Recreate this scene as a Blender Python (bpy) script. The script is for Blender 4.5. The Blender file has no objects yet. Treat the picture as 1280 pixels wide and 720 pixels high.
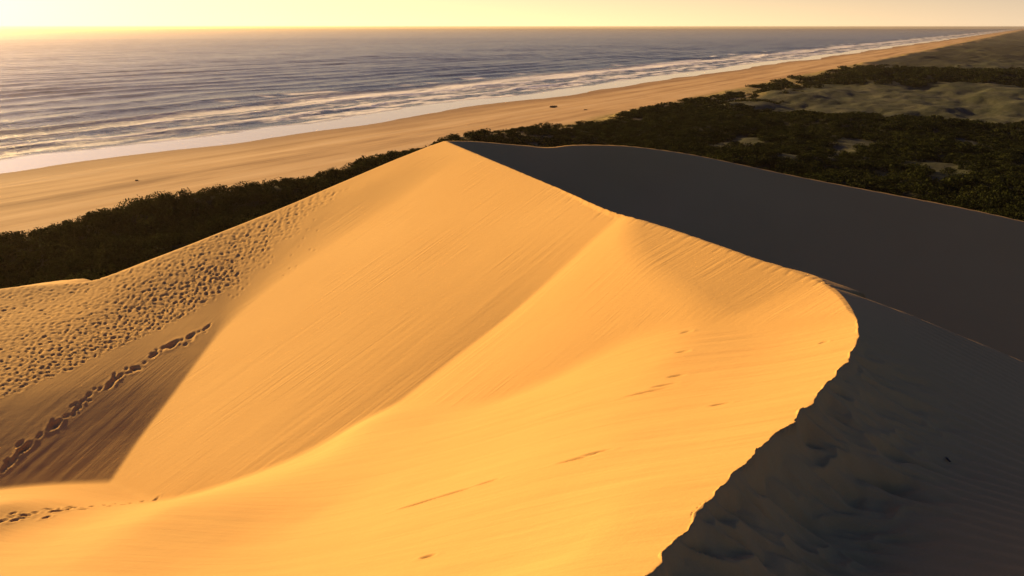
import bpy, math, random
import numpy as np
R = math.radians
rng = np.random.default_rng(7); random.seed(7)
scene = bpy.context.scene
COL = scene.collection

# ------------------------------------------------------------------ camera
W0, H0 = 1280, 720
F = 1108.0
H = 60.0
HORIZ = 33.2
P = math.atan((360 - HORIZ) / F)
cam_d = bpy.data.cameras.new('camera'); cam = bpy.data.objects.new('camera', cam_d); COL.objects.link(cam)
cam_d.sensor_width = 36; cam_d.lens = 36 * F / W0
cam_d.clip_start = 0.5; cam_d.clip_end = 90000
cam.location = (0, 0, H); cam.rotation_euler = (math.pi / 2 - P, 0, 0)
scene.camera = cam

def ray(px, py):
    u = (px - 640) / F; w = (360 - py) / F
    return np.array([u, math.cos(P) + w * math.sin(P), -math.sin(P) + w * math.cos(P)])
def at_z(px, py, z):
    d = ray(px, py); t = (z - H) / d[2]; return np.array([d[0] * t, d[1] * t, z])
def at_r(px, py, r):
    d = ray(px, py); t = r / math.hypot(d[0], d[1]); return np.array([d[0] * t, d[1] * t, H + d[2] * t])

# ------------------------------------------------------------------ numpy noise
def _hash(ix, iy, seed):
    h = (ix.astype(np.int64) * 374761393 + iy.astype(np.int64) * 668265263 + seed * 1442695041) & 0xFFFFFFFF
    h = ((h ^ (h >> 13)) * 1274126177) & 0xFFFFFFFF
    h = h ^ (h >> 16)
    return (h & 0xFFFFFF) / float(0xFFFFFF)
def vnoise(x, y, seed=0):
    ix = np.floor(x); iy = np.floor(y); fx = x - ix; fy = y - iy
    fx = fx * fx * fx * (fx * (fx * 6 - 15) + 10); fy = fy * fy * fy * (fy * (fy * 6 - 15) + 10)
    a = _hash(ix, iy, seed); b = _hash(ix + 1, iy, seed); c = _hash(ix, iy + 1, seed); d = _hash(ix + 1, iy + 1, seed)
    return (a * (1 - fx) + b * fx) * (1 - fy) + (c * (1 - fx) + d * fx) * fy * 1.0
def fbm(x, y, seed=0, oct=4):
    s = 0; a = .5; t = 0
    for i in range(oct):
        s = s + a * vnoise(x * 2 ** i + 17.3 * i, y * 2 ** i - 9.1 * i, seed + i); t += a; a *= .5
    return s / t * 2 - 1            # -1..1
def sstep(a, b, x):
    t = np.clip((x - a) / (b - a), 0, 1); return t * t * (3 - 2 * t)
def smin(a, b, k):
    h = np.clip(.5 + .5 * (b - a) / k, 0, 1); return b * (1 - h) + a * h - k * h * (1 - h)
def smax(a, b, k): return -smin(-a, -b, k)

# ------------------------------------------------------------------ plan-view tools
def smooth_poly(pts, n=6):
    pts = [np.array(p, float) for p in pts]
    q = [2 * pts[0] - pts[1]] + pts + [2 * pts[-1] - pts[-2]]
    out = []
    for i in range(1, len(q) - 2):
        p0, p1, p2, p3 = q[i - 1:i + 3]
        for k in range(n):
            t = k / n
            out.append(.5 * ((2 * p1) + (-p0 + p2) * t + (2 * p0 - 5 * p1 + 4 * p2 - p3) * t * t + (-p0 + 3 * p1 - 3 * p2 + p3) * t ** 3))
    out.append(pts[-1]); return np.array(out)
def sdist(poly, X, Y):
    """signed distance in plan (positive = right of travel), height of the nearest point, arc length"""
    best = np.full(X.shape, 1e9); sg = np.ones(X.shape); zz = np.zeros(X.shape); ss = np.zeros(X.shape); s0 = 0
    for i in range(len(poly) - 1):
        ax, ay, az = poly[i]; bx, by, bz = poly[i + 1]
        dx, dy = bx - ax, by - ay; L2 = dx * dx + dy * dy
        if L2 < 1e-9: continue
        t = ((X - ax) * dx + (Y - ay) * dy) / L2; tc = np.clip(t, 0, 1)
        ex = X - (ax + tc * dx); ey = Y - (ay + tc * dy); d = ex * ex + ey * ey
        m = d < best - 1e-9
        best = np.where(m, d, best)
        side = np.where((dy * (X - ax) - dx * (Y - ay)) > 0, 1., -1.)
        sg = np.where(m, side, sg); zz = np.where(m, az + tc * (bz - az), zz)
        L = math.sqrt(L2); ss = np.where(m, s0 + tc * L, ss); s0 += L
    return np.sqrt(best) * sg, zz, ss
def tps(pts, lam=0.0):
    pts = np.array(pts, float); n = len(pts); xy = pts[:, :2] / 50.; z = pts[:, 2]
    r2 = ((xy[:, None] - xy[None]) ** 2).sum(-1); K = .5 * r2 * np.log(r2 + 1e-12) + lam * np.eye(n)
    Pm = np.c_[np.ones(n), xy]; A = np.block([[K, Pm], [Pm.T, np.zeros((3, 3))]])
    w = np.linalg.lstsq(A, np.r_[z, 0, 0, 0], rcond=None)[0]
    def f(X, Y):
        x = X / 50.; y = Y / 50.; s = w[n] + w[n + 1] * x + w[n + 2] * y
        for i in range(n):
            q = (x - xy[i, 0]) ** 2 + (y - xy[i, 1]) ** 2; s = s + w[i] * .5 * q * np.log(q + 1e-12)
        return s
    return f

# ------------------------------------------------------------------ dune shape
ZC = 46.0
kp = [(557, 176), (600, 194), (650, 215), (700, 236), (760, 262), (820, 280), (880, 300), (940, 321), (990, 337), (1025, 350),
      (1050, 367), (1066, 388), (1072, 408), (1070, 428), (1058, 450), (1035, 478), (1005, 512), (960, 552), (915, 596), (880, 635), (845, 680), (805, 720)]
crest_pts = [at_z(x, y, ZC) for x, y in kp]
e = crest_pts[-1] - crest_pts[-3]; crest_pts += [crest_pts[-1] + e * 1.5, crest_pts[-1] + e * 4 + np.array([-1, 0, -.5])]
crest = smooth_poly(crest_pts, 5)
PK = crest_pts[0]
# plane of the orange face
cx, cy = 17., 49.; nx, ny = -.92, -.38
TB = .53
def planeB(X, Y): return ZC - TB * ((X - cx) * nx + (Y - cy) * ny)
def onB(px, py, drop=0.):
    d = ray(px, py); lo, hi = 20., 200.
    for _ in range(60):
        m = (lo + hi) / 2; p = at_r(px, py, m)
        if p[2] > planeB(p[0], p[1]) - drop: lo = m
        else: hi = m
    return at_r(px, py, lo)
V1 = [onB(*p) for p in [(128, 612), (175, 545), (240, 460), (310, 372), (355, 322), (405, 280), (460, 243), (520, 203)]]
V2 = [onB(*p) for p in [(395, 562, .5), (480, 494, .8), (560, 430, .8), (640, 372, .7), (700, 330, .5), (745, 294, .2), (768, 275, 0)]]
V3 = [onB(*p) for p in [(190, 628), (300, 602), (400, 566), (455, 530)]]
def inside(i, dist, slope):
    d = crest_pts[i + 1] - crest_pts[i - 1]; n_ = np.array([d[1], -d[0]]); n_ /= np.linalg.norm(n_); q = crest_pts[i]
    return np.array([q[0] + n_[0] * dist, q[1] + n_[1] * dist, q[2] - slope * dist])
# B: mostly the plane, pulled to the crest
B = tps(V1 + V2 + V3[:2] + [crest_pts[i] for i in (0, 1, 2, 3)] + [onB(330, 500), onB(430, 400), onB(520, 300), onB(380, 480), onB(510, 380), onB(600, 300), onB(250, 540),
        onB(640, 470, 1.5), onB(560, 520, 1.4), onB(780, 380, 1.2), onB(820, 330, 1.0)], 1e-4)
# B': wedge right of V2
Bp = tps(V2 + [inside(i, 3, .44) for i in (6, 7, 8)] + [crest_pts[i] for i in (4, 5, 6, 7, 8)] + V3[2:] + [at_r(560, 470, 55.6), at_r(680, 400, 56.8), onB(450, 400) - np.array([0, 0, 1.6]), onB(330, 500) - np.array([0, 0, 3.]), onB(600, 300) - np.array([0, 0, 1.6]), onB(230, 560) - np.array([0, 0, 3.5])], 1e-4)
def on_fn(px, py, fn, r0=35., r1=200.):
    """point where the ray first meets the plane z = fn(x, y)"""
    lo, hi = r0, r1
    for _ in range(60):
        m = (lo + hi) / 2; p = at_r(px, py, m)
        if p[2] > fn(p[0], p[1]): lo = m
        else: hi = m
    return at_r(px, py, lo)
def planeC(x, y): return ZC - .1 - .47 * ((x - 17) * -.9 + (y - 48) * .43)
# C: bright near slope
floor_z = V1[0][2]
C = tps(V3 + [p for p in crest_pts[7:22]] + [inside(i, 3, .40) for i in range(7, 21)] + [at_r(0, 668, 56.5), at_r(0, 630, 60.5), at_r(70, 635, 59), at_r(-150, 700, 58), at_r(0, 720, 48), at_r(200, 640, 48.6), on_fn(860, 440, planeC, 15, 80)] +
        [on_fn(*p, planeC, 15, 80) for p in [(400, 640), (400, 720), (500, 600), (640, 640), (600, 720), (640, 540), (760, 560), (720, 680), (780, 480), (640, 480)]], 1e-3)
# A: trampled shoulder and its dim flank towards the hollow
flank = lambda x, y: 24.7 + .27 * (y - 63.3) + .06 * (-x - 32.7)
FK = on_fn(0, 488, flank)
plat = lambda x, y: FK[2] + .13 * (y - FK[1]) + .06 * (x - FK[0])
Apts = V1[:7] + [on_fn(0, 612, flank), on_fn(-200, 612, flank)] + [on_fn(*p, flank) for p in [(60, 560), (120, 520), (0, 525), (-150, 530), (0, 580), (170, 475), (80, 485)]] + \
    [on_fn(*p, plat) for p in [(0, 450), (-150, 470), (0, 410), (-150, 430), (0, 375), (-150, 395), (100, 400), (100, 365)]]
PL = Apts[-1]
Apts += [at_r(190, 385, 98.5), at_r(200, 340, 106), at_r(300, 300, 108), at_r(260, 345, 101.5), at_r(360, 285, 107.2), at_r(400, 252, 110.5), at_r(480, 217, 112.5), at_r(530, 192, 113.6)]
A = tps(Apts, 1e-3)
# far rim: left silhouette, peak, right silhouette
rimL = [on_fn(-260, 392, plat), on_fn(-120, 376, plat), on_fn(0, 360, plat), on_fn(60, 354, plat), at_r(120, 343, 109), at_r(200, 318, 110.5), at_r(300, 279, 112), at_r(400, 242, 113.2), at_r(480, 211, 114.3), at_r(530, 187, 114.9)]
rimR = [at_r(600, 177, 117), at_r(650, 181, 117.5), at_r(685, 184, 117), at_r(720, 181, 118), at_r(780, 182, 119), at_r(840, 189, 120), at_r(900, 200, 121), at_r(1000, 221, 122), at_r(1100, 240, 123), at_r(1200, 259, 124), at_r(1290, 279, 125), at_r(1450, 318, 128), at_r(1700, 390, 130)]
rim = smooth_poly(rimL + [PK] + rimR, 5)
S_TOE = float(np.linalg.norm(np.diff(rim[:16, :2], axis=0), axis=1).sum())
def on_slip(px, py, k):
    """point on a slip face falling towards the camera at about 23 degrees from rim point k"""
    q = rimR[k]; r0 = math.hypot(q[0], q[1])
    return on_fn(px, py, lambda x, y: q[2] - .58 * (r0 - math.hypot(x, y)), 40, 160)
R2f = tps([PK] + rimR + [on_slip(*p) for p in [(720, 215, 3), (720, 250, 3), (800, 240, 5), (840, 270, 5), (900, 270, 6), (1000, 300, 7), (1000, 340, 7), (1100, 340, 8), (1280, 420, 10), (1280, 340, 10), (1500, 450, 11), (650, 200, 1), (1200, 400, 9)]], 1e-3)
# near shaded flank and its spur
spur = smooth_poly([crest_pts[8] + np.array([-30, 22, 0]), crest_pts[8], at_r(1032, 353, 51.5), at_r(1070, 366, 52), at_r(1130, 388, 53), at_r(1200, 417, 54), at_r(1280, 450, 55.5), at_r(1400, 510, 58), at_r(1600, 620, 61)], 4)
S1 = tps([p for p in crest_pts[9:22]] + [p for p in spur[8::4]] + [at_r(1280, 720, 29.5), at_r(1280, 600, 38), at_r(1150, 560, 37), at_r(1150, 450, 45), at_r(1000, 650, 29.3), at_r(1050, 720, 26), at_r(1600, 800, 30), at_r(1180, 660, 31)], 1e-3)

q0, q1 = onB(400, 560), onB(775, 271)          # straight fold between the two planes of the face
E2 = (q1 - q0)[:2] / np.linalg.norm((q1 - q0)[:2])
def face_planes(X, Y):
    dr = (X - q0[0]) * E2[1] - (Y - q0[1]) * E2[0]          # distance right of the fold
    al = (X - q0[0]) * E2[0] + (Y - q0[1]) * E2[1]
    dep = 1.15 * sstep(26, 14, al); p = planeB(X, Y)
    return p - dep * np.exp(np.minimum(dr, 0) / 8.) - np.maximum(dr, 0) * .10, p - dep + np.where(dr > 0, .22 * 9 * (1 - np.exp(-np.maximum(dr, 0) / 9.)), .22 * dr)
UD = np.array([V2[0][0] - V2[-1][0], V2[0][1] - V2[-1][1]]); UD /= np.linalg.norm(UD)     # slide direction of the face
def dune_height(X, Y, want=False):
    b, bp = face_planes(X, Y); c = C(X, Y); a = A(X, Y)
    dk, zk, sk = sdist(crest, X, Y); dk = -dk          # positive = shaded side of the crest
    drim, zrim, srim = sdist(rim, X, Y)          # positive = near side (right of travel from left to right)
    dspur, zspur, _ = sdist(spur, X, Y)          # positive = near side
    # lit side
    bb = smax(b, bp, .12)
    bb = np.where(X < 30, smax(bb, a, .12 + 4 * sstep(82, 108, Y)), bb)
    lit = smax(bb, np.where(Y > 95, -99, c), .3)
    di = np.maximum(-dk, 0); lit = smin(lit, zk + .1 - .38 * di + .008 * di * di, .35)
    lit = np.minimum(lit, zk)
    # scalloped brink
    jag = .38 * fbm(sk * .8, sk * 0 + 3, 5, 5) * sstep(70, 90, sk) + .05 * fbm(sk * 2, sk * 0, 8, 2)
    dk = dk + jag
    # shaded side
    r0 = zk - .60 * dk
    s1 = S1(X, Y)
    s1 = smin(s1, zspur + .58 * dspur, .5)
    slump = sstep(0, .5, dk) * (1 - sstep(2.5, 6.5, dk)) * sstep(76, 88, sk)
    s1 = s1 - slump * (.05 + 1.0 * np.abs(fbm(sk * .75 + dk * .35, dk * .35, 21, 3)))
    wsp = sstep(-5, 0, dspur)
    sh = smax(r0, s1, .25)
    sh = np.where(dspur > 0, s1, sh)
    r2 = R2f(X, Y)
    sh = smax(sh, r2, .7) * (1 - sstep(-2, 0, dspur)) + sh * sstep(-2, 0, dspur)
    sh = np.where(dk < 4, np.minimum(sh, lit + 1.3 * np.maximum(dk, 0) + .02), sh)
    onright = dk > 0
    sh = np.minimum(sh, np.where(dk < 25, zk + .02 * dk + .25 * np.clip(dk - 4, 0, 99), 1e9))
    z = np.where(onright, sh, lit)
    # beyond the far rim
    k = .5
    far = zrim - .50 * (-drim) + .9
    left = sstep(-20, -50, X)
    far = zrim + .58 * drim - .0 + left * 0
    toe = smax(far, np.minimum(zrim - 1.4 + .20 * drim, zrim - 7.8 + .6 * (drim + 32)), 1.0)
    wt = sstep(S_TOE + 8, S_TOE - 6, srim); far = far * (1 - wt) + toe * wt
    z = np.where(drim < 4, smin(z, far + .12, .35 + .5 * left), z)
    if want: return z, dk, sk, drim, dspur, a, b, bp, c, lit
    return z

def surf(px, py, r0=22, r1=125):
    """where the ray through a picture point meets the dune"""
    d = ray(px, py); hl = math.hypot(d[0], d[1]); rs_ = np.linspace(r0, r1, 500); xs = d[0] / hl * rs_; ys = d[1] / hl * rs_
    zz = dune_height(xs, ys); k = np.argmax(H + d[2] / hl * rs_ < zz); return (xs[k], ys[k], zz[k]) if H + d[2] / hl * rs_[k] < zz[k] else None

SUN_AZ = R(-47.0)     # left of the view direction
SUN_EL = R(16.0)

def grid_faces(nr, nc):
    i = np.arange(nr - 1)[:, None] * nc + np.arange(nc - 1)[None]
    return np.stack([i, i + 1, i + nc + 1, i + nc], -1).reshape(-1, 4)
def mesh_from(name, verts, faces, smooth=True):
    me = bpy.data.meshes.new(name); nv = len(verts); nf = len(faces)
    k = faces.shape[1]
    me.vertices.add(nv); me.vertices.foreach_set('co', np.ascontiguousarray(verts, np.float32).ravel())
    me.loops.add(nf * k); me.loops.foreach_set('vertex_index', np.ascontiguousarray(faces, np.int32).ravel())
    me.polygons.add(nf); me.polygons.foreach_set('loop_start', np.arange(0, nf * k, k, dtype=np.int32))
    me.polygons.foreach_set('loop_total', np.full(nf, k, np.int32))
    me.update(calc_edges=True)
    if smooth: me.polygons.foreach_set('use_smooth', np.ones(nf, bool))
    return me
def attr(me, name, arr):
    a = me.attributes.new(name, 'FLOAT', 'POINT'); a.data.foreach_set('value', np.ascontiguousarray(arr, np.float32).ravel())
def link(name, me, mat=None, parent=None, **kw):
    o = bpy.data.objects.new(name, me); COL.objects.link(o)
    if mat and me is not None and not me.materials: me.materials.append(mat)
    if parent: o.parent = parent
    for k, v in kw.items(): o[k] = v
    return o

# ------------------------------------------------------------------ material helpers
class NT:
    def __init__(s, name):
        s.m = bpy.data.materials.new(name); s.m.use_nodes = True; s.t = s.m.node_tree; s.t.nodes.clear()
        s.out = s.n('ShaderNodeOutputMaterial')
    def n(s, typ, **kw):
        x = s.t.nodes.new(typ)
        for k, v in kw.items(): setattr(x, k, v)
        return x
    def l(s, a, b): s.t.links.new(a, b)
    def val(s, sock, v):
        if hasattr(v, 'is_output') or isinstance(v, bpy.types.NodeSocket): s.l(v, sock)
        else: sock.default_value = v
    def math(s, op, a, b=0., clamp=False):
        x = s.n('ShaderNodeMath', operation=op, use_clamp=clamp); s.val(x.inputs[0], a); s.val(x.inputs[1], b); return x.outputs[0]
    def attr(s, name): return s.n('ShaderNodeAttribute', attribute_name=name).outputs['Fac']
    def pos(s): return s.n('ShaderNodeNewGeometry').outputs['Position']
    def map(s, v, rz=0, sc=(1, 1, 1), loc=(0, 0, 0)):
        a = s.n('ShaderNodeMapping'); s.l(v, a.inputs[0]); a.inputs['Rotation'].default_value = (0, 0, rz)
        b = s.n('ShaderNodeMapping'); s.l(a.outputs[0], b.inputs[0]); b.inputs['Scale'].default_value = sc; b.inputs['Location'].default_value = loc; return b.outputs[0]
    def noise(s, v, scale, detail=4, rough=.55, dist=0):
        x = s.n('ShaderNodeTexNoise'); s.l(v, x.inputs['Vector']); x.inputs['Scale'].default_value = scale; x.inputs['Detail'].default_value = detail
        x.inputs['Roughness'].default_value = rough; x.inputs['Distortion'].default_value = dist; return x.outputs[0]
    def ramp(s, v, stops):
        x = s.n('ShaderNodeValToRGB'); s.l(v, x.inputs[0]); el = x.color_ramp.elements
        while len(el) < len(stops): el.new(.5)
        for e_, (p, c) in zip(el, stops): e_.position = p; e_.color = (*c, 1) if len(c) == 3 else c
        return x.outputs[0]
    def mix(s, f, a, b):
        x = s.n('ShaderNodeMix', data_type='RGBA'); s.val(x.inputs[0], f)
        for i, v in ((6, a), (7, b)):
            if isinstance(v, tuple): x.inputs[i].default_value = (*v, 1)
            else: s.l(v, x.inputs[i])
        return x.outputs[2]
    def bump(s, h, strength, dist, normal=None):
        x = s.n('ShaderNodeBump'); s.l(h, x.inputs['Height']); s.val(x.inputs['Strength'], strength); x.inputs['Distance'].default_value = dist
        if normal: s.l(normal, x.inputs['Normal'])
        return x.outputs[0]
    def bsdf(s, **kw):
        x = s.n('ShaderNodeBsdfPrincipled')
        for k, v in kw.items():
            sk = x.inputs[k.replace('_', ' ')]
            if isinstance(v, tuple): sk.default_value = (*v, 1) if len(v) == 3 else v
            else: s.val(sk, v)
        return x

# sand of the dune
def sand_material():
    t = NT('dune_sand'); p = t.pos()
    big = t.noise(p, .06, 3); fine = t.noise(p, 14, 3)
    col = t.ramp(t.math('ADD', t.math('MULTIPLY', big, .6), t.math('MULTIPLY', fine, .4)), [(.3, (.50, .293, .096)), (.7, (.56, .343, .118))])
    slide = math.atan2(UD[1], UD[0])
    st = t.noise(t.map(p, -slide, (.045, 1.6, .0)), 1.0, 4, .6)
    st2 = t.noise(t.map(p, -slide, (.25, 5, .0)), 1.0, 3, .6)
    face = t.attr('face'); near = t.attr('near'); flank_ = t.attr('flank')
    patchy = t.n('ShaderNodeMapRange'); t.l(t.noise(p, .13, 3), patchy.inputs[0]); patchy.inputs[1].default_value = .42; patchy.inputs[2].default_value = .66; patchy = patchy.outputs[0]
    fs = math.atan2(FD[1], FD[0])
    st3 = t.noise(t.map(p, -fs, (.12, 3.2, 0)), 1.0, 4, .6)
    wind = t.noise(t.map(p, R(24), (.05, .8, 0)), 1.0, 3, .6)
    col = t.mix(t.math('MULTIPLY', t.math('SUBTRACT', wind, .45, True), t.math('MULTIPLY', near, .6)), col, (.52, .25, .08))
    n = t.bump(st, t.math('MULTIPLY', face, t.math('MULTIPLY', patchy, .28)), .3)
    n = t.bump(st2, t.math('MULTIPLY', face, t.math('MULTIPLY', patchy, .35)), .12, n)
    n = t.bump(st3, t.math('MULTIPLY', flank_, t.math('MULTIPLY', patchy, .2)), .2, n)
    n = t.bump(wind, t.math('MULTIPLY', near, .3), .35, n)
    n = t.bump(t.noise(p, 2.2, 5, .65), .22, .08, n)
    n = t.bump(t.noise(p, 9, 4, .65), .55, .02, n)
    n = t.bump(t.noise(p, 60, 2, .6), .3, .004, n)
    b = t.bsdf(Base_Color=col, Roughness=.95, Normal=n); b.inputs['Specular IOR Level'].default_value = .1
    t.l(b.outputs[0], t.out.inputs[0]); return t.m

# ------------------------------------------------------------------ dune mesh (grid that fans out from under the viewpoint)
NR, NC = 1500, 1500
rr = np.exp(np.linspace(math.log(6), math.log(215), NR)); aa = np.linspace(R(-46), R(46), NC)
RR, AA = np.meshgrid(rr, aa, indexing='ij'); X = RR * np.sin(AA); Y = RR * np.cos(AA)
Z, dk, sk, drim, dspur, za, zb, zbp, zc_, lit = dune_height(X, Y, True)
onlit = (dk < 0)
isA = onlit * sstep(-.3, .5, za - np.maximum(np.maximum(zb, zbp), zc_)) 
isB = onlit * sstep(-.1, .3, np.maximum(zb, zbp) - np.maximum(za, zc_))
isC = onlit * sstep(-.1, .6, zc_ - np.maximum(np.maximum(zb, zbp), za))
# ripples on the shaded flank and faint undulation everywhere
a_, b_ = surf(1010, 600), surf(1240, 690); RD = np.array([b_[0] - a_[0], b_[1] - a_[1]]); RD /= np.linalg.norm(RD)
rv = -X * RD[1] + Y * RD[0]
rip = np.sin(rv * 2 * math.pi / .75 + 2.2 * fbm(X * .25, Y * .25, 31, 3)) * (.6 + .6 * fbm(X * .12, Y * .12, 33, 2))
ru = X * UD[0] + Y * UD[1]; rw = -X * UD[1] + Y * UD[0]
Z = Z + (dk > 0) * (dspur > 0) * rip * .048 * sstep(2, 6, dk)
Z = Z + .10 * fbm(X * .09, Y * .09, 41, 4) * sstep(1, 8, np.abs(dk)) * (1 - .6 * isB) * np.where(dk > 0, sstep(1, 12, drim), 1)
# sand slides: thin ribs running down the face
rib = fbm(ru * .07, rw * 1.15, 51, 4); rib2 = fbm(ru * .30, rw * 4.2, 57, 3)
dv2 = sdist(np.array(V2), X, Y)[0]
zone = np.exp(-((dv2 - np.sign(dv2) * 1.5) / 3.5) ** 2)
low = sstep(42, 30, Z)
rs = isB * (.004 + .05 * zone + .02 * low)
rs = rs * sstep(.5, 5, -dk) * (.25 + 1.3 * sstep(-.1, .35, fbm(ru * .05, rw * .25, 63, 3)))
Z = Z + rs * (rib * .45 + rib2 * .2)
a_, b_ = surf(70, 600), surf(165, 515); FD = np.array([b_[0] - a_[0], b_[1] - a_[1]]); FD /= np.linalg.norm(FD)
fu = X * FD[0] + Y * FD[1]; fw = -X * FD[1] + Y * FD[0]
Z = Z + isA * sstep(31, 27, Z) * .016 * (fbm(fu * .2, fw * 1.8, 59, 3))
# gentle wind streaks on the near slope
wu = X * -.9 + Y * .43; ww = X * .43 + Y * .9
Z = Z + isC * (.09 * fbm(wu * .06, ww * .5, 61, 3) + .03 * fbm(wu * .25, ww * 1.6, 62, 3)) * sstep(14, 3, np.abs(dk))

def stamp(px, py, lx, ly, ang, depth, rim_=0.35):
    """press one foot- or slump-shaped dent into the grid"""
    r_ = math.hypot(px, py); a_ = math.atan2(px, py); s = max(lx, ly) * 2.2
    i0, i1 = np.searchsorted(rr, [r_ - s, r_ + s]); j0, j1 = np.searchsorted(aa, [a_ - s / r_, a_ + s / r_])
    if i1 - i0 < 1 or j1 - j0 < 1: return
    x = X[i0:i1, j0:j1] - px; y = Y[i0:i1, j0:j1] - py; c, s_ = math.cos(ang), math.sin(ang)
    u = (x * c + y * s_) / lx; w = (-x * s_ + y * c) / ly; q = u * u + w * w
    Z[i0:i1, j0:j1] += depth * (-np.exp(-q * 1.1) * 1.25 + rim_ * np.exp(-(np.sqrt(q) - 1.45) ** 2 * 4))
def walk(pts, step, width, size, depth, jitter=.06, both=True):
    w = [surf(*p) for p in pts]; w = [p for p in w if p]
    w = smooth_poly(w, 8); out = 0; acc = 0; side = 1
    for a_, b_ in zip(w[:-1], w[1:]):
        L = math.hypot(b_[0] - a_[0], b_[1] - a_[1]); ang = math.atan2(b_[1] - a_[1], b_[0] - a_[0])
        while acc < L:
            t = acc / L; x = a_[0] + t * (b_[0] - a_[0]); y = a_[1] + t * (b_[1] - a_[1])
            ox = -math.sin(ang) * width * side + random.gauss(0, jitter); oy = math.cos(ang) * width * side + random.gauss(0, jitter)
            s = size * random.uniform(.75, 1.25)
            stamp(x + ox, y + oy, s, s * random.uniform(.36, .52), ang + random.gauss(0, .25), depth * random.uniform(.6, 1.3))
            acc += step * random.uniform(.8, 1.2); side = -side
        acc -= L
# trampled shoulder: many walkers, roughly the same way up
for k in range(84):
    f = k / 83.
    pts = []
    for x in range(-60, 470, 40):
        t_ = max(0., (x) / 320.)
        lo = 497 - .40 * x - .00025 * x * x * (x > 0); hi = float(np.interp(x, [-60, 0, 120, 200, 300, 400, 480], [367, 362, 346, 321, 282, 245, 214])) + 1.5
        lo = max(lo, hi + 6)
        yy = lo * (1 - f) + hi * f + random.gauss(0, 2.2)
        pts.append((x, yy))
    xmax = 300 + 150 * f + random.uniform(-40, 30)
    pts = [p for p in pts if p[0] < xmax]
    walk(pts, .78 if f < .5 else .95, .15, .27, .075 * (1.1 - .2 * f), .10)
for _ in range(300):
    x = random.uniform(-40, 400); f = random.random()
    lo = 490 - .40 * x; hi = float(np.interp(x, [0, 120, 200, 300, 400], [364, 348, 324, 285, 248])); s = surf(x, lo * (1 - f) + hi * f)
    if s: stamp(s[0], s[1], .22, .15, random.uniform(0, 3), .06)
# deep lone track across the dim flank, and the track along the foot of the near slope
track = [(12, 582), (32, 560), (68, 532), (98, 510), (112, 494), (140, 478), (150, 470), (170, 462), (192, 445), (215, 432), (240, 420), (258, 410)]
for i, (x, y) in enumerate(track):
    s = surf(x, y)
    big = (1.0, 1.25, 1.2, .9, .8, 1.2, 1., 1.1, 1.1, 1.5, 1.2, .9)[i]
    if s:
        stamp(s[0], s[1], .50 * big, .24 * big, R(75), .11 * big, .3)
        if i + 1 < len(track):
            m_ = surf((x + track[i + 1][0]) / 2, (y + track[i + 1][1]) / 2)
            if m_: stamp(m_[0], m_[1], .38, .17, R(75) + random.gauss(0, .3), .07, .25)
        for _ in range(4): stamp(s[0] + random.gauss(0, .28) - .05, s[1] + random.gauss(0, .5), .34 * big * random.uniform(.7, 1.1), .17 * big, R(75) + random.gauss(0, .3), .08 * big, .25)
walk([(0, 658), (40, 640), (80, 636), (120, 634), (160, 630), (192, 625)], .75, .35, .30, .12, .15)
walk([(-20, 655), (20, 648), (60, 645), (90, 632)], .7, .3, .3, .12, .2)
# little wind-cut nicks on the near slope
for x, y, L in [(745, 568, .55), (720, 575, .8), (610, 604, .5), (560, 620, 1.2), (520, 632, .9), (808, 492, 1.0), (830, 483, .6), (845, 470, .4), (853, 440, .35), (858, 415, .3), (535, 697, .3), (1030, 428, .2), (900, 505, .4)]:
    s = surf(x, y)
    if s: stamp(s[0], s[1], L, .10, math.atan2(.43, -.9) + .12 + math.pi, .10, .25)
# nicks just below the crest
for x in list(range(690, 1040, 13)):
    y = np.interp(x, [k_[0] for k_ in kp[:10]], [k_[1] for k_ in kp[:10]]) + random.uniform(3, 9); s = surf(x + random.uniform(-4, 4), y)
    if s: stamp(s[0], s[1], random.uniform(.3, .8), .12, math.atan2(UD[1], UD[0]) + random.gauss(0, .1), .03, .1)

Zd = Z
dv = np.stack([X, Y, Zd], -1).reshape(-1, 3)
me = mesh_from('sand_dune', dv, grid_faces(NR, NC)[:, ::-1])
attr(me, 'face', isB); attr(me, 'flank', isA * low); attr(me, 'near', isC)
M_SAND = sand_material()
link('sand_dune', me, M_SAND, kind='structure')

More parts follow.
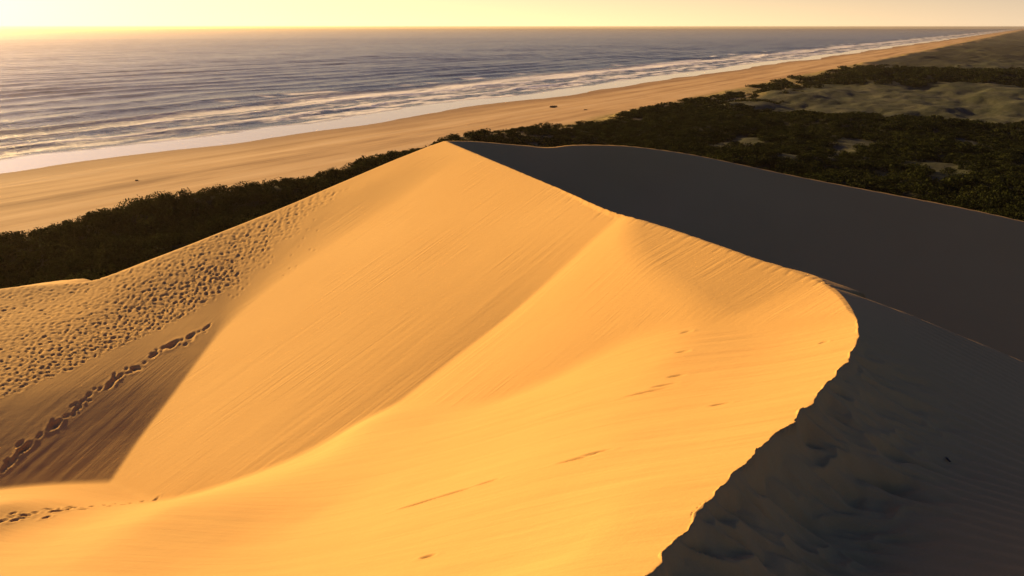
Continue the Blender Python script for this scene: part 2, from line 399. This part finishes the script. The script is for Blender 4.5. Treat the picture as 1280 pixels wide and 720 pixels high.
# ------------------------------------------------------------------ coast frame
AL = math.atan((1300 - 640) / (F / math.cos(P) ) )    # shore direction, right of the view
AL = math.atan2(ray(1300, HORIZ)[0], ray(1300, HORIZ)[1])
ax_ = (math.sin(AL), math.cos(AL)); nn = (math.cos(AL), -math.sin(AL))
def vv(x, y): return x * nn[0] + y * nn[1]
def uu(x, y): return x * ax_[0] + y * ax_[1]
sh = at_z(0, 217, .3); V0 = vv(sh[0], sh[1])
be = at_z(0, 303, 8.0); VB = vv(be[0], be[1])
def shore_wob(u):   # gentle cusps of the waterline
    return 5.0 * np.sin(u / 80. + .6) + 15 * fbm(u / 120., u * 0 + .5, 71, 3) + 1.2 * fbm(u / 14., u * 0 + 2.5, 73, 2)
def edge_wob(u): return 16 * sstep(160, 420, u) + 9 * fbm(u / 70., u * 0 + 1.5, 75, 4)
def ground_height(x, y):
    u = uu(x, y); v = vv(x, y); t = v - V0 + shore_wob(u)
    bw = VB - V0
    z = np.where(t < 0, np.minimum(0, t * .008 + .0) , .02 + 3.2 * (np.clip(t, 0, bw) / bw) ** 1.1)
    z = z + sstep(15, 40, t) * sstep(bw + 10, bw * .6, t) * .18 * fbm(u / 60., v / 7., 79, 3)
    e_ = v - VB + edge_wob(u)
    ridge = np.where(e_ < 13, np.exp(-((e_ - 13) / 9.) ** 2), np.exp(-((e_ - 13) / 26.) ** 2))
    z = z + ridge * (1 - .5 * sstep(330, 480, u)) * (8.0 + 3.0 * fbm(u / 45., v / 30., 81, 4)) * sstep(-6, 10, e_)
    inl = sstep(25, 60, e_)
    z = z + inl * (2.0 + 7 * fbm(u / 110., v / 60., 83, 4) + 3.2 * fbm(u / 38., v / 30., 85, 4))
    # higher wooded ridge far along the coast
    z = z + 9 * np.exp(-((u - 1080 - .5 * (v + 100)) / 120.) ** 2) * sstep(30, 120, e_)
    return z, u, v, t, e_
VEG_U = 640.
def veg_mask(u, v, e_):
    n = 60 * fbm(u / 90., v / 60., 91, 4)
    m = sstep(-3, 8, e_ - 13 * sstep(400, 520, u))
    uedge = 640 - .35 * (v - VB) * .3
    gap = sstep(.24, .36, fbm(u / 55., v / 24., 141, 4)) * sstep(120, 220, u)
    near_ = sstep(20, -10, u - (uedge + n * .9)) * (1 - .95 * gap)
    ridge = sstep(0, 25, u - 930 - n * .6 - .35 * (v + 120)) * sstep(0, -50, u - 1260 - n * .8) * sstep(20, 70, e_ + n * .5)
    strip = sstep(-6, 6, e_) * sstep(75, 45, e_ + n * .4) * sstep(.02, .25, fbm(u / 40., v / 14., 95, 3)) * .9
    far_ = sstep(1350, 1500, u) * sstep(-.1, .2, fbm(u / 400., v / 60., 93, 4) + .15)
    return m * np.clip(np.maximum(np.maximum(near_, ridge), np.maximum(strip, far_)), 0, 1)

NRg, NCg = 1150, 1250
rg = np.concatenate([np.exp(np.linspace(math.log(110), math.log(3000), NRg - 90)), np.exp(np.linspace(math.log(3050), math.log(32000), 90))])
ag = np.linspace(R(-62), R(62), NCg)
RG, AG = np.meshgrid(rg, ag, indexing='ij'); XG = RG * np.sin(AG); YG = RG * np.cos(AG)
ZG, UG, VG, TG, EG = ground_height(XG, YG)
me = mesh_from('ground', np.stack([XG, YG, ZG], -1).reshape(-1, 3), grid_faces(NRg, NCg)[:, ::-1])
vm = veg_mask(UG, VG, EG)
attr(me, 't', TG); attr(me, 'veg', vm); attr(me, 'e', EG)
attr(me, 'tuft', sstep(-20, 2, EG + 5 * fbm(UG / 12., VG / 8., 97, 4)) * (1 - vm))
attr(me, 'grassland', sstep(30, 55, EG + 10 * fbm(UG / 30., VG / 20., 99, 3)))
attr(me, 'along', UG); attr(me, 'across', VG)

def ground_material():
    t = NT('beach_and_scrub_ground'); p = t.pos()
    T = t.attr('t'); veg = t.attr('veg'); tuft = t.attr('tuft'); gl = t.attr('grassland')
    cv = t.n('ShaderNodeCombineXYZ'); t.l(t.attr('along'), cv.inputs[0]); t.l(t.attr('across'), cv.inputs[1])
    band = t.noise(t.map(cv.outputs[0], 0, (.0022, .055, 1)), 1., 5, .6)
    patch = t.noise(t.map(cv.outputs[0], 0, (.02, .05, 1)), 1., 5, .6)
    sand = t.ramp(t.math('ADD', t.math('MULTIPLY', band, .75), t.math('MULTIPLY', patch, .25)), [(.36, (.26, .145, .065)), (.5, (.46, .29, .14)), (.66, (.56, .385, .22))])
    wetn = t.math('ADD', T, t.math('MULTIPLY', t.math('SUBTRACT', band, .5), 14.))
    damp = t.n('ShaderNodeMapRange'); t.l(wetn, damp.inputs[0]); damp.inputs[1].default_value = 42; damp.inputs[2].default_value = 2
    sand = t.mix(t.math('MULTIPLY', damp.outputs[0], .8), sand, (.22, .12, .062))
    film = t.n('ShaderNodeMapRange'); t.l(T, film.inputs[0]); film.inputs[1].default_value = 1.2; film.inputs[2].default_value = -.5
    dots = t.noise(cv.outputs[0], .35, 5, .7)
    grass = t.ramp(t.math('ADD', t.math('MULTIPLY', dots, .5), t.math('MULTIPLY', patch, .5)), [(.38, (.020, .026, .009)), (.52, (.045, .046, .022)), (.68, (.10, .09, .055))])
    yel = t.ramp(dots, [(.35, (.05, .05, .012)), (.5, (.22, .17, .04)), (.62, (.40, .28, .12))])
    c = t.mix(t.math('MULTIPLY', tuft, .95), sand, yel)
    c = t.mix(gl, c, grass)
    c = t.mix(veg, c, (.022, .022, .010))
    n = t.bump(t.noise(cv.outputs[0], .5, 5, .65), t.math('ADD', .08, t.math('MULTIPLY', gl, .5)), .8)
    n = t.bump(band, .25, .6, n)
    rough = t.math('SUBTRACT', .95, t.math('MULTIPLY', film.outputs[0], .75))
    b = t.bsdf(Base_Color=c, Roughness=rough, Normal=n); b.inputs['Specular IOR Level'].default_value = .12
    t.l(b.outputs[0], t.out.inputs[0]); return t.m
link('ground', me, ground_material(), kind='structure')

# ------------------------------------------------------------------ sea
NRs, NCs = 1100, 900
rs_ = np.concatenate([np.exp(np.linspace(math.log(250), math.log(5000), NRs - 80)), np.exp(np.linspace(math.log(5060), math.log(30000), 80))])
as_ = np.linspace(R(-62), R(40), NCs)
RS, AS = np.meshgrid(rs_, as_, indexing='ij'); XS = RS * np.sin(AS); YS = RS * np.cos(AS)
US = uu(XS, YS); VS = vv(XS, YS); TS = -(VS - V0 + shore_wob(US))           # distance offshore
WL = 52.
warp = 26 * fbm(US / 260., VS / 190., 101, 3) + 7 * fbm(US / 60., VS / 60., 103, 3)
ph = (TS * (1 + 14. / (TS.clip(0) + 40)) + warp) / WL
fr = ph - np.floor(ph)
prof = np.exp(-((fr - .5) / np.where(fr < .5, .16, .26)) ** 2) - .45
crestid = np.floor(ph)
lenmod = .35 + .9 * np.clip(.5 + .9 * fbm(US / 170., crestid * 7.7, 105, 3), 0, 1)
amp = 1.9 * sstep(36, 85, TS) * (1 - .55 * sstep(350, 1200, TS))
zs = amp * prof * lenmod
zs = zs + .35 * sstep(20, 120, TS) * (fbm(XS / 22., YS / 22., 107, 4))
zs = zs + .10 * fbm(XS / 6., YS / 6., 109, 3) * sstep(2000, 600, RS) * sstep(2, 20, TS)
zs = zs * sstep(20, 50, TS) + .02
# foam: broken crests with trailing lace, more of it down the coast
fn = fbm(US / 34., VS / 9., 111, 5); fn2 = fbm(US / 9., VS / 5., 113, 4)
surfz = sstep(170, 100, TS) * sstep(36, 48, TS) 
down = sstep(150, 700, US)
crestf = sstep(.40, .47, fr) * sstep(.62, .50, fr)
trail = sstep(.30, .46, fr) * sstep(1.0, .5, fr)
brk = np.clip(.5 + 1.1 * fbm(US / 120., crestid * 3.3, 115, 3) , 0, 1)
foam = surfz * (crestf * np.clip(brk * 1.5 + .35 * down, 0, 1) + trail * .55 * sstep(-.15, .35, fn) + .30 * sstep(.0, .5, fn2 + .5 * fn))
outer = np.exp(-((TS - 150 - 8 * fn) / 26.) ** 2) * down * sstep(-.3, .25, fbm(US / 90., VS / 30., 117, 3) + .25 * fn2 + .25 * down)
lone = np.exp(-((TS - 215) / 9.) ** 2) * sstep(.25, .45, fbm(US / 55. , VS * 0 + 4.2, 119, 3)) * down
foam = np.clip(foam * (.5 + .75 * down) + outer * 1.2 + lone + .35 * down * surfz * sstep(-.3, .3, fn2 + fn), 0, 1)
inner = sstep(36, 44, TS) * sstep(110, 45, TS) * sstep(-.2, .3, fn) * .55
foam = np.clip(foam + inner, 0, 1) 
swash = sstep(46, 34, TS + 5 * fbm(US / 20., US * 0 + 9, 121, 3))
ok = TS > -12
me = None
faces = grid_faces(NRs, NCs)[:, ::-1]
okf = ok.ravel()[faces].all(1); faces = faces[okf]
used = np.zeros(NRs * NCs, bool); used[faces.ravel()] = True; idx = np.cumsum(used) - 1
me = mesh_from('sea', np.stack([XS, YS, zs], -1).reshape(-1, 3)[used], idx[faces])
attr(me, 'foam', foam.ravel()[used]); attr(me, 'swash', swash.ravel()[used]); attr(me, 'off', TS.ravel()[used])
def sea_material():
    t = NT('sea_water'); p = t.pos(); foam = t.attr('foam'); sw = t.attr('swash')
    rot = t.map(p, AL, (.05, .14, .1)); n1 = t.noise(rot, 1., 6, .65); n2 = t.noise(p, .9, 4, .6)
    sw_ = t.math('MULTIPLY_ADD' if False else 'MULTIPLY', t.math('SUBTRACT', 1., sw), 1.)
    n = t.bump(n1, t.math('ADD', t.math('MULTIPLY', sw_, .9), .02), 2.0)
    n = t.bump(n2, t.math('ADD', t.math('MULTIPLY', sw_, .4), .01), .25, n)
    lace = t.noise(t.map(p, AL, (.35, .9, 1)), 1., 5, .7)
    f = t.math('MULTIPLY', foam, t.math('ADD', .62, lace), True)
    deep = t.mix(sw, (.014, .040, .048), (.56, .43, .25))
    c = t.mix(f, deep, (.72, .70, .72))
    ro = t.math('ADD', t.math('SUBTRACT', .20, t.math('MULTIPLY', sw, .12)), t.math('MULTIPLY', f, .6))
    n = t.bump(t.noise(t.map(p, AL, (.012, .035, 1)), 1., 4, .6), t.math('MULTIPLY', sw_, .5), 6.0, n)
    b = t.bsdf(Base_Color=c, Specular_IOR_Level=t.math('ADD', .23, t.math('MULTIPLY', sw, .55)), Roughness=ro, Normal=n, IOR=t.math('ADD', 1.333, t.math('MULTIPLY', sw, .25))); t.l(b.outputs[0], t.out.inputs[0]); return t.m
link('sea', me, sea_material(), kind='structure')

# ------------------------------------------------------------------ vegetation
def foliage_material(name, lo, mid, hi):
    t = NT(name)
    info = t.n('ShaderNodeObjectInfo').outputs['Random']; p = t.pos()
    v = t.math('ADD', t.math('MULTIPLY', t.noise(p, .12, 3), .6), t.math('MULTIPLY', t.noise(p, 1.3, 2), .4))
    c = t.ramp(v, [(.35, lo), (.5, mid), (.66, hi)])
    b = t.bsdf(Base_Color=c, Roughness=.75); b.inputs['Specular IOR Level'].default_value = .0
    tr = t.n('ShaderNodeBsdfTranslucent'); t.l(c, tr.inputs[0])
    m = t.n('ShaderNodeMixShader'); m.inputs[0].default_value = .14; t.l(b.outputs[0], m.inputs[1]); t.l(tr.outputs[0], m.inputs[2])
    t.l(m.outputs[0], t.out.inputs[0]); return t.m
M_LEAF = foliage_material('shrub_leaves', (.010, .012, .005), (.020, .024, .008), (.050, .054, .016))
M_BARK = (lambda t: (t.l(t.bsdf(Base_Color=t.ramp(t.noise(t.pos(), 3), [(.3, (.06, .04, .025)), (.7, (.14, .10, .07))]), Roughness=.9).outputs[0], t.out.inputs[0]), t.m)[1])(NT('bark'))

def leaf_clumps(n, g, size):
    """n small leaf-clump quads through the volume of a lobed crown of radius 1"""
    lobes = [(0, 0, .45, .62)] + [(.62 * math.cos(a) * g.uniform(.7, 1.1), .62 * math.sin(a) * g.uniform(.7, 1.1), g.uniform(.2, .62), g.uniform(.32, .5)) for a in g.uniform(0, 6.28, 6)]
    L = np.array(lobes); k = g.integers(0, len(L), n); d = g.normal(size=(n, 3)); d /= np.linalg.norm(d, axis=1)[:, None]
    rad = L[k, 3] * g.uniform(.55, 1.08, n) ** .5
    c = L[k, :3] + d * rad[:, None] * np.array([1, 1, .85]); c[:, 2] = np.abs(c[:, 2])
    nrm = d + g.normal(size=(n, 3)) * .55; nrm /= np.linalg.norm(nrm, axis=1)[:, None]
    t1 = np.cross(nrm, g.normal(size=(n, 3))); t1 /= np.linalg.norm(t1, axis=1)[:, None]; t2 = np.cross(nrm, t1)
    s = (size * g.uniform(.6, 1.4, n))[:, None]; s2 = s * g.uniform(.45, .8, n)[:, None]
    bend = nrm * s * .25
    return np.stack([c - t1 * s, c - t2 * s2 + bend, c + t1 * s, c + t2 * s2 + bend], 1)      # n,4,3
def quads_mesh(name, q):
    v = q.reshape(-1, 3); f = np.arange(len(v)).reshape(-1, 4); return mesh_from(name, v, f, False)

# where shrubs stand
def visible(x, y, z):
    d = np.stack([x, y, z - H], -1); yf = d[..., 1] * math.cos(P) - d[..., 2] * math.sin(P); up = d[..., 1] * math.sin(P) + d[..., 2] * math.cos(P)
    px = 640 + F * d[..., 0] / yf; py = 360 - F * up / yf; return px, py
sil = [(-200, 375), (0, 368), (200, 322), (300, 283), (400, 246), (520, 198), (557, 180), (650, 186), (720, 185), (800, 188), (900, 205), (1000, 227), (1100, 245), (1280, 281), (1500, 335)]
def scatter(spacing, umin, umax, vmin, vmax, seed):
    g = np.random.default_rng(seed); nu_ = int((umax - umin) / spacing); nv_ = int((vmax - vmin) / spacing)
    U, V = np.meshgrid(np.arange(nu_) * spacing + umin, np.arange(nv_) * spacing + vmin, indexing='ij')
    U = (U + g.uniform(-.5, .5, U.shape) * spacing).ravel(); V = (V + g.uniform(-.5, .5, V.shape) * spacing).ravel()
    x = U * ax_[0] + V * nn[0]; y = U * ax_[1] + V * nn[1]
    z, u, v, t, e_ = ground_height(x, y); px, py = visible(x, y, z + 3)
    keep = (y > 0) & (px > -160) & (px < 1440) & (py < np.interp(px, [s[0] for s in sil], [s[1] for s in sil]) + 25)
    keep &= (g.uniform(0, 1, len(x)) < veg_mask(u, v, e_) * 1.05) & (e_ > 0)
    zd = np.full(len(x), -99.); sel = np.hypot(x, y) < 210
    if sel.any(): zd[sel] = dune_height(x[sel], y[sel])
    keep &= zd < z + .5
    return x[keep], y[keep], z[keep], u[keep], v[keep], e_[keep], px[keep], py[keep]

g = np.random.default_rng(3)
protoq = {lod: [leaf_clumps(n, g, s) for _ in range(7)] for lod, (n, s) in {0: (480, .078), 1: (240, .105), 2: (110, .16)}.items()}
allq = []; edge_shrubs = []
def place(q, x, y, z, s, h, a):
    c, s_ = math.cos(a), math.sin(a); Rm = np.array([[c, -s_, 0], [s_, c, 0], [0, 0, 1]])
    return (q @ Rm.T) * np.array([s, s, h]) + np.array([x, y, z - .3])
for (sp, u0, u1, size) in [(3.9, -80, 420, 3.3), (4.8, 420, 800, 4.0), (7, 800, 1400, 5.2)]:
    x, y, z, u, v, e_, px, py = scatter(sp, u0, u1, VB - 10, 110, int(sp * 10))
    for i in range(len(x)):
        r_ = math.hypot(x[i], y[i]); lod = 0 if r_ < 330 else (1 if r_ < 560 else 2)
        hgt = (.55 + .45 * sstep(0, 25, e_[i])) * (1 + .35 * float(fbm(np.array(u[i] / 25.), np.array(v[i] / 25.), 131, 3)))
        hgt *= 1 - .45 * float(sstep(300, 460, u[i]))
        s = size * random.uniform(.65, 1.25) * (.75 + .25 * float(sstep(0, 12, e_[i])))
        h = s * random.uniform(.9, 1.3) * float(hgt) * (1 if u[i] < 800 else 1.1)
        if e_[i] < 7 + 13 * sstep(400, 520, u[i]) and r_ < 420 and px[i] < 540 and px[i] > -20: edge_shrubs.append((x[i], y[i], z[i], s, h)); continue
        allq.append(place(protoq[lod][random.randrange(7)], x[i], y[i], z[i], s, h, random.uniform(0, 6.28)))
allq = np.concatenate(allq); print('leaf clumps', len(allq), 'edge shrubs', len(edge_shrubs))
o = link('thicket', quads_mesh('thicket', allq), M_LEAF, kind='stuff', label='dense dark green thicket of coastal scrub between the beach and the dune, spreading away down the coast', category='thicket')

# shrubs that can be told apart along the seaward margin of the left-hand thicket
def stem_mesh(g):
    vs = []; fs = []
    for k in range(4):
        a = g.uniform(0, 6.28); tip = np.array([math.cos(a) * .5, math.sin(a) * .5, .6 + .3 * g.random()]); n = 6
        pts = [np.zeros(3), tip * np.array([.35, .35, .5]), tip]
        for j, (p_, r_) in enumerate(zip(pts, (.06, .04, .012))):
            for i in range(n): vs.append(p_ + np.array([math.cos(i * 6.283 / n) * r_, math.sin(i * 6.283 / n) * r_, 0]))
        b0 = k * 3 * n
        for j in range(2):
            for i in range(n): fs.append((b0 + j * n + i, b0 + j * n + (i + 1) % n, b0 + (j + 1) * n + (i + 1) % n, b0 + (j + 1) * n + i))
    return mesh_from('stem', np.array(vs), np.array(fs))
fol = [quads_mesh('foliage', protoq[0][k]) for k in range(7)]; stm = [stem_mesh(g) for _ in range(3)]
protos = []
for k in range(7):
    root = bpy.data.objects.new('coastal_shrub', None); COL.objects.link(root)
    link('foliage', fol[k], M_LEAF, root); link('stem', stm[k % 3], M_BARK, root); protos.append(root)
for i, (x, y, z, s, h) in enumerate(edge_shrubs):
    if i < 7: r_ = protos[i]
    else:
        src = protos[i % 7]; r_ = src.copy(); COL.objects.link(r_)
        for ch in src.children: c_ = ch.copy(); COL.objects.link(c_); c_.parent = r_
    r_.location = (x, y, z - .3); r_.scale = (s, s, h); r_.rotation_euler = (0, 0, random.uniform(0, 6.28))
    r_['label'] = 'rounded dark green shrub at the seaward edge of the thicket, beside the open beach'; r_['category'] = 'shrub'
    r_['group'] = 'shrubs along the seaward edge of the thicket'

# ------------------------------------------------------------------ driftwood on the beach, twig on the dune
def wood_material(name, c0, c1):
    t = NT(name); c = t.ramp(t.noise(t.map(t.pos(), 0, (1, 6, 6)), 1.5, 4), [(.35, c0), (.65, c1)])
    t.l(t.bsdf(Base_Color=c, Roughness=.85, Normal=t.bump(t.noise(t.pos(), 6), .5, .05)).outputs[0], t.out.inputs[0]); return t.m
M_WOOD = wood_material('weathered_wood', (.035, .022, .014), (.09, .055, .035))
def tube(pts, rads, n=9):
    pts = [np.array(p, float) for p in pts]; vs = []; fs = []
    for j, p_ in enumerate(pts):
        d = pts[min(j + 1, len(pts) - 1)] - pts[max(j - 1, 0)]; d /= np.linalg.norm(d); a = np.cross(d, (.1, .2, 1)); a /= np.linalg.norm(a); b_ = np.cross(d, a)
        for i in range(n):
            t = i * 2 * math.pi / n; k = 1 + .12 * math.sin(3 * t + j); vs.append(p_ + (a * math.cos(t) + b_ * math.sin(t)) * rads[j] * k)
    for j in range(len(pts) - 1):
        for i in range(n): fs.append((j * n + i, j * n + (i + 1) % n, (j + 1) * n + (i + 1) % n, (j + 1) * n + i))
    return mesh_from('wood', np.array(vs), np.array(fs))
def ground_at(px, py):
    z = 1.
    for _ in range(8): p_ = at_z(px, py, z); z = float(ground_height(np.array(p_[0]), np.array(p_[1]))[0])
    return p_[0], p_[1], z
def log_thing(name, loc, L, rad, label, cat, ang=0, branches=3):
    root = bpy.data.objects.new(name, None); COL.objects.link(root); root.location = loc; root.rotation_euler = (0, 0, ang)
    root['label'] = label; root['category'] = cat
    ps = [(-L / 2 + L * i / 7, .06 * L * math.sin(i * .9), rad * .75 + .05 * L * (i / 7) ** 3) for i in range(8)]
    link('trunk', tube(ps, [rad * k for k in (.35, 1.15, 1, .95, .85, .75, .6, .2)]), M_WOOD, root)
    for i in range(branches):
        x0, y0, z0 = ps[2 + i]; s = (-1) ** i
        link('branch', tube([(x0, y0, z0), (x0 + .1 * L, y0 + s * .08 * L, z0 + .12 * L), (x0 + .18 * L, y0 + s * .16 * L, z0 + .16 * L)], [rad * .5, rad * .35, rad * .08], 7), M_WOOD, root)
    return root
log_thing('driftwood_log', ground_at(692, 134.5), 6.0, .75, 'large dark log lying alone on the open beach beyond the dune peak', 'driftwood', R(5), 4)
log_thing('driftwood_log', ground_at(732, 137.5), 3.0, .3, 'faint thin driftwood log on the beach just right of the large dark log', 'driftwood', R(25), 1)
log_thing('driftwood_log', ground_at(171, 226), 1.3, .28, 'tiny dark driftwood stump on the orange beach above the left thicket', 'driftwood', R(40), 1)
s = surf(1184, 578)
log_thing('twig', (s[0], s[1], s[2] - .02), .42, .035, 'small dark twig lying on the shaded rippled sand', 'twig', R(100), 2)

# ------------------------------------------------------------------ air
hz = bpy.data.meshes.new('haze')
x0, x1, y0, y1, z0, z1 = -31000, 31000, -400, 33000, -60 - 900, 61.5
vs = [(x, y, z) for z in (z0, z1) for y in (y0, y1) for x in (x0, x1)]
hz.from_pydata(vs, [], [(0, 2, 3, 1), (4, 5, 7, 6), (0, 1, 5, 4), (1, 3, 7, 5), (3, 2, 6, 7), (2, 0, 4, 6)])
t = NT('haze_air'); pv = t.n('ShaderNodeVolumePrincipled'); pv.inputs['Color'].default_value = (1, .76, .48, 1)
HAZE = 5e-5
pv.inputs['Density'].default_value = HAZE; pv.inputs['Anisotropy'].default_value = .86
t.l(pv.outputs[0], t.out.inputs['Volume'])
link('haze', hz, t.m, kind='stuff')

# ------------------------------------------------------------------ light
w = bpy.data.worlds.new('World'); scene.world = w; w.use_nodes = True; nt = w.node_tree; nt.nodes.clear()
sky = nt.nodes.new('ShaderNodeTexSky'); sky.sky_type = 'NISHITA'; sky.sun_disc = False
sky.sun_elevation = SUN_EL; sky.sun_rotation = SUN_AZ; sky.altitude = 50; sky.air_density = 1.0; sky.dust_density = 3.0; sky.ozone_density = 1.5
sky.dust_density = 1.0; sky.ozone_density = 5.0
N = nt.nodes.new; Lk = nt.links.new
tint = N('ShaderNodeMix'); tint.data_type = 'RGBA'; tint.blend_type = 'MULTIPLY'; tint.inputs[0].default_value = 1; Lk(sky.outputs[0], tint.inputs[6]); tcr = N('ShaderNodeValToRGB'); Lk(tcr.outputs[0], tint.inputs[7])
bg = N('ShaderNodeBackground'); bg.inputs[1].default_value = .05; Lk(tint.outputs[2], bg.inputs[0])
# warm band of bright air low over the horizon, strongest towards the sun
tc = N('ShaderNodeTexCoord'); sp = N('ShaderNodeSeparateXYZ'); Lk(tc.outputs['Generated'], sp.inputs[0])
def mth(op, a, b=0., c=None):
    x = N('ShaderNodeMath'); x.operation = op
    for i_, v_ in enumerate((a, b)):
        if isinstance(v_, (int, float)): x.inputs[i_].default_value = v_
        else: Lk(v_, x.inputs[i_])
    return x.outputs[0]
el = mth('ABSOLUTE', sp.outputs[2]); fall = mth('EXPONENT', mth('MULTIPLY', el, -1 / .085))
dt = N('ShaderNodeVectorMath'); dt.operation = 'DOT_PRODUCT'; Lk(tc.outputs['Generated'], dt.inputs[0]); dt.inputs[1].default_value = (math.sin(SUN_AZ), math.cos(SUN_AZ), 0)
tow = N('ShaderNodeMapRange'); Lk(dt.outputs['Value'], tow.inputs[0]); tow.inputs[1].default_value = -.2; tow.inputs[2].default_value = .85
tcr.color_ramp.elements[0].position = 0; tcr.color_ramp.elements[0].color = (.41, .40, .43, 1); q2 = tcr.color_ramp.elements.new(.22); q2.color = (.39, .405, .63, 1); tcr.color_ramp.elements[2].position = .6; tcr.color_ramp.elements[2].color = (.37, .41, .76, 1); Lk(sp.outputs[2], tcr.inputs[0])
cr = N('ShaderNodeValToRGB'); Lk(tow.outputs[0], cr.inputs[0]); e_ = cr.color_ramp.elements
e_[0].position = 0; e_[0].color = (.22, .215, .23, 1); e_[1].position = .999; e_[1].color = (.95, .67, .29, 1); q_ = e_.new(.55); q_.color = (.63, .43, .23, 1)
bg2 = N('ShaderNodeBackground'); Lk(cr.outputs[0], bg2.inputs[0]); Lk(mth('MULTIPLY', fall, .78), bg2.inputs[1])
ad = N('ShaderNodeAddShader'); Lk(bg.outputs[0], ad.inputs[0]); Lk(bg2.outputs[0], ad.inputs[1]); dS = N('ShaderNodeVectorMath'); dS.operation = 'DOT_PRODUCT'; Lk(tc.outputs['Generated'], dS.inputs[0]); dS.inputs[1].default_value = (math.sin(SUN_AZ) * math.cos(SUN_EL), math.cos(SUN_AZ) * math.cos(SUN_EL), math.sin(SUN_EL))
aur = mth('EXPONENT', mth('MULTIPLY', mth('SUBTRACT', 1., dS.outputs['Value']), -1 / .07))
bg3 = N('ShaderNodeBackground'); bg3.inputs[0].default_value = (1, .60, .24, 1); Lk(mth('MULTIPLY', aur, .48), bg3.inputs[1])
ad2 = N('ShaderNodeAddShader'); Lk(ad.outputs[0], ad2.inputs[0]); Lk(bg3.outputs[0], ad2.inputs[1]); ad = ad2
wo = N('ShaderNodeOutputWorld'); Lk(ad.outputs[0], wo.inputs[0])
sd = bpy.data.lights.new('sun', 'SUN'); sd.energy = 5; sd.angle = R(.53); sd.color = (1, .66, .25); so = bpy.data.objects.new('sun', sd); COL.objects.link(so)
sdir = np.array([math.sin(SUN_AZ) * math.cos(SUN_EL), math.cos(SUN_AZ) * math.cos(SUN_EL), math.sin(SUN_EL)])
from mathutils import Vector
so.rotation_euler = Vector(sdir).to_track_quat('Z', 'Y').to_euler()
vs_ = scene.view_settings; vs_.view_transform = 'Standard'; vs_.look = 'None'; vs_.gamma = 1; vs_.exposure = 1.1; vs_.use_curve_mapping = False
scene.render.engine = 'CYCLES'
scene.cycles.max_bounces = 6; scene.cycles.volume_bounces = 0
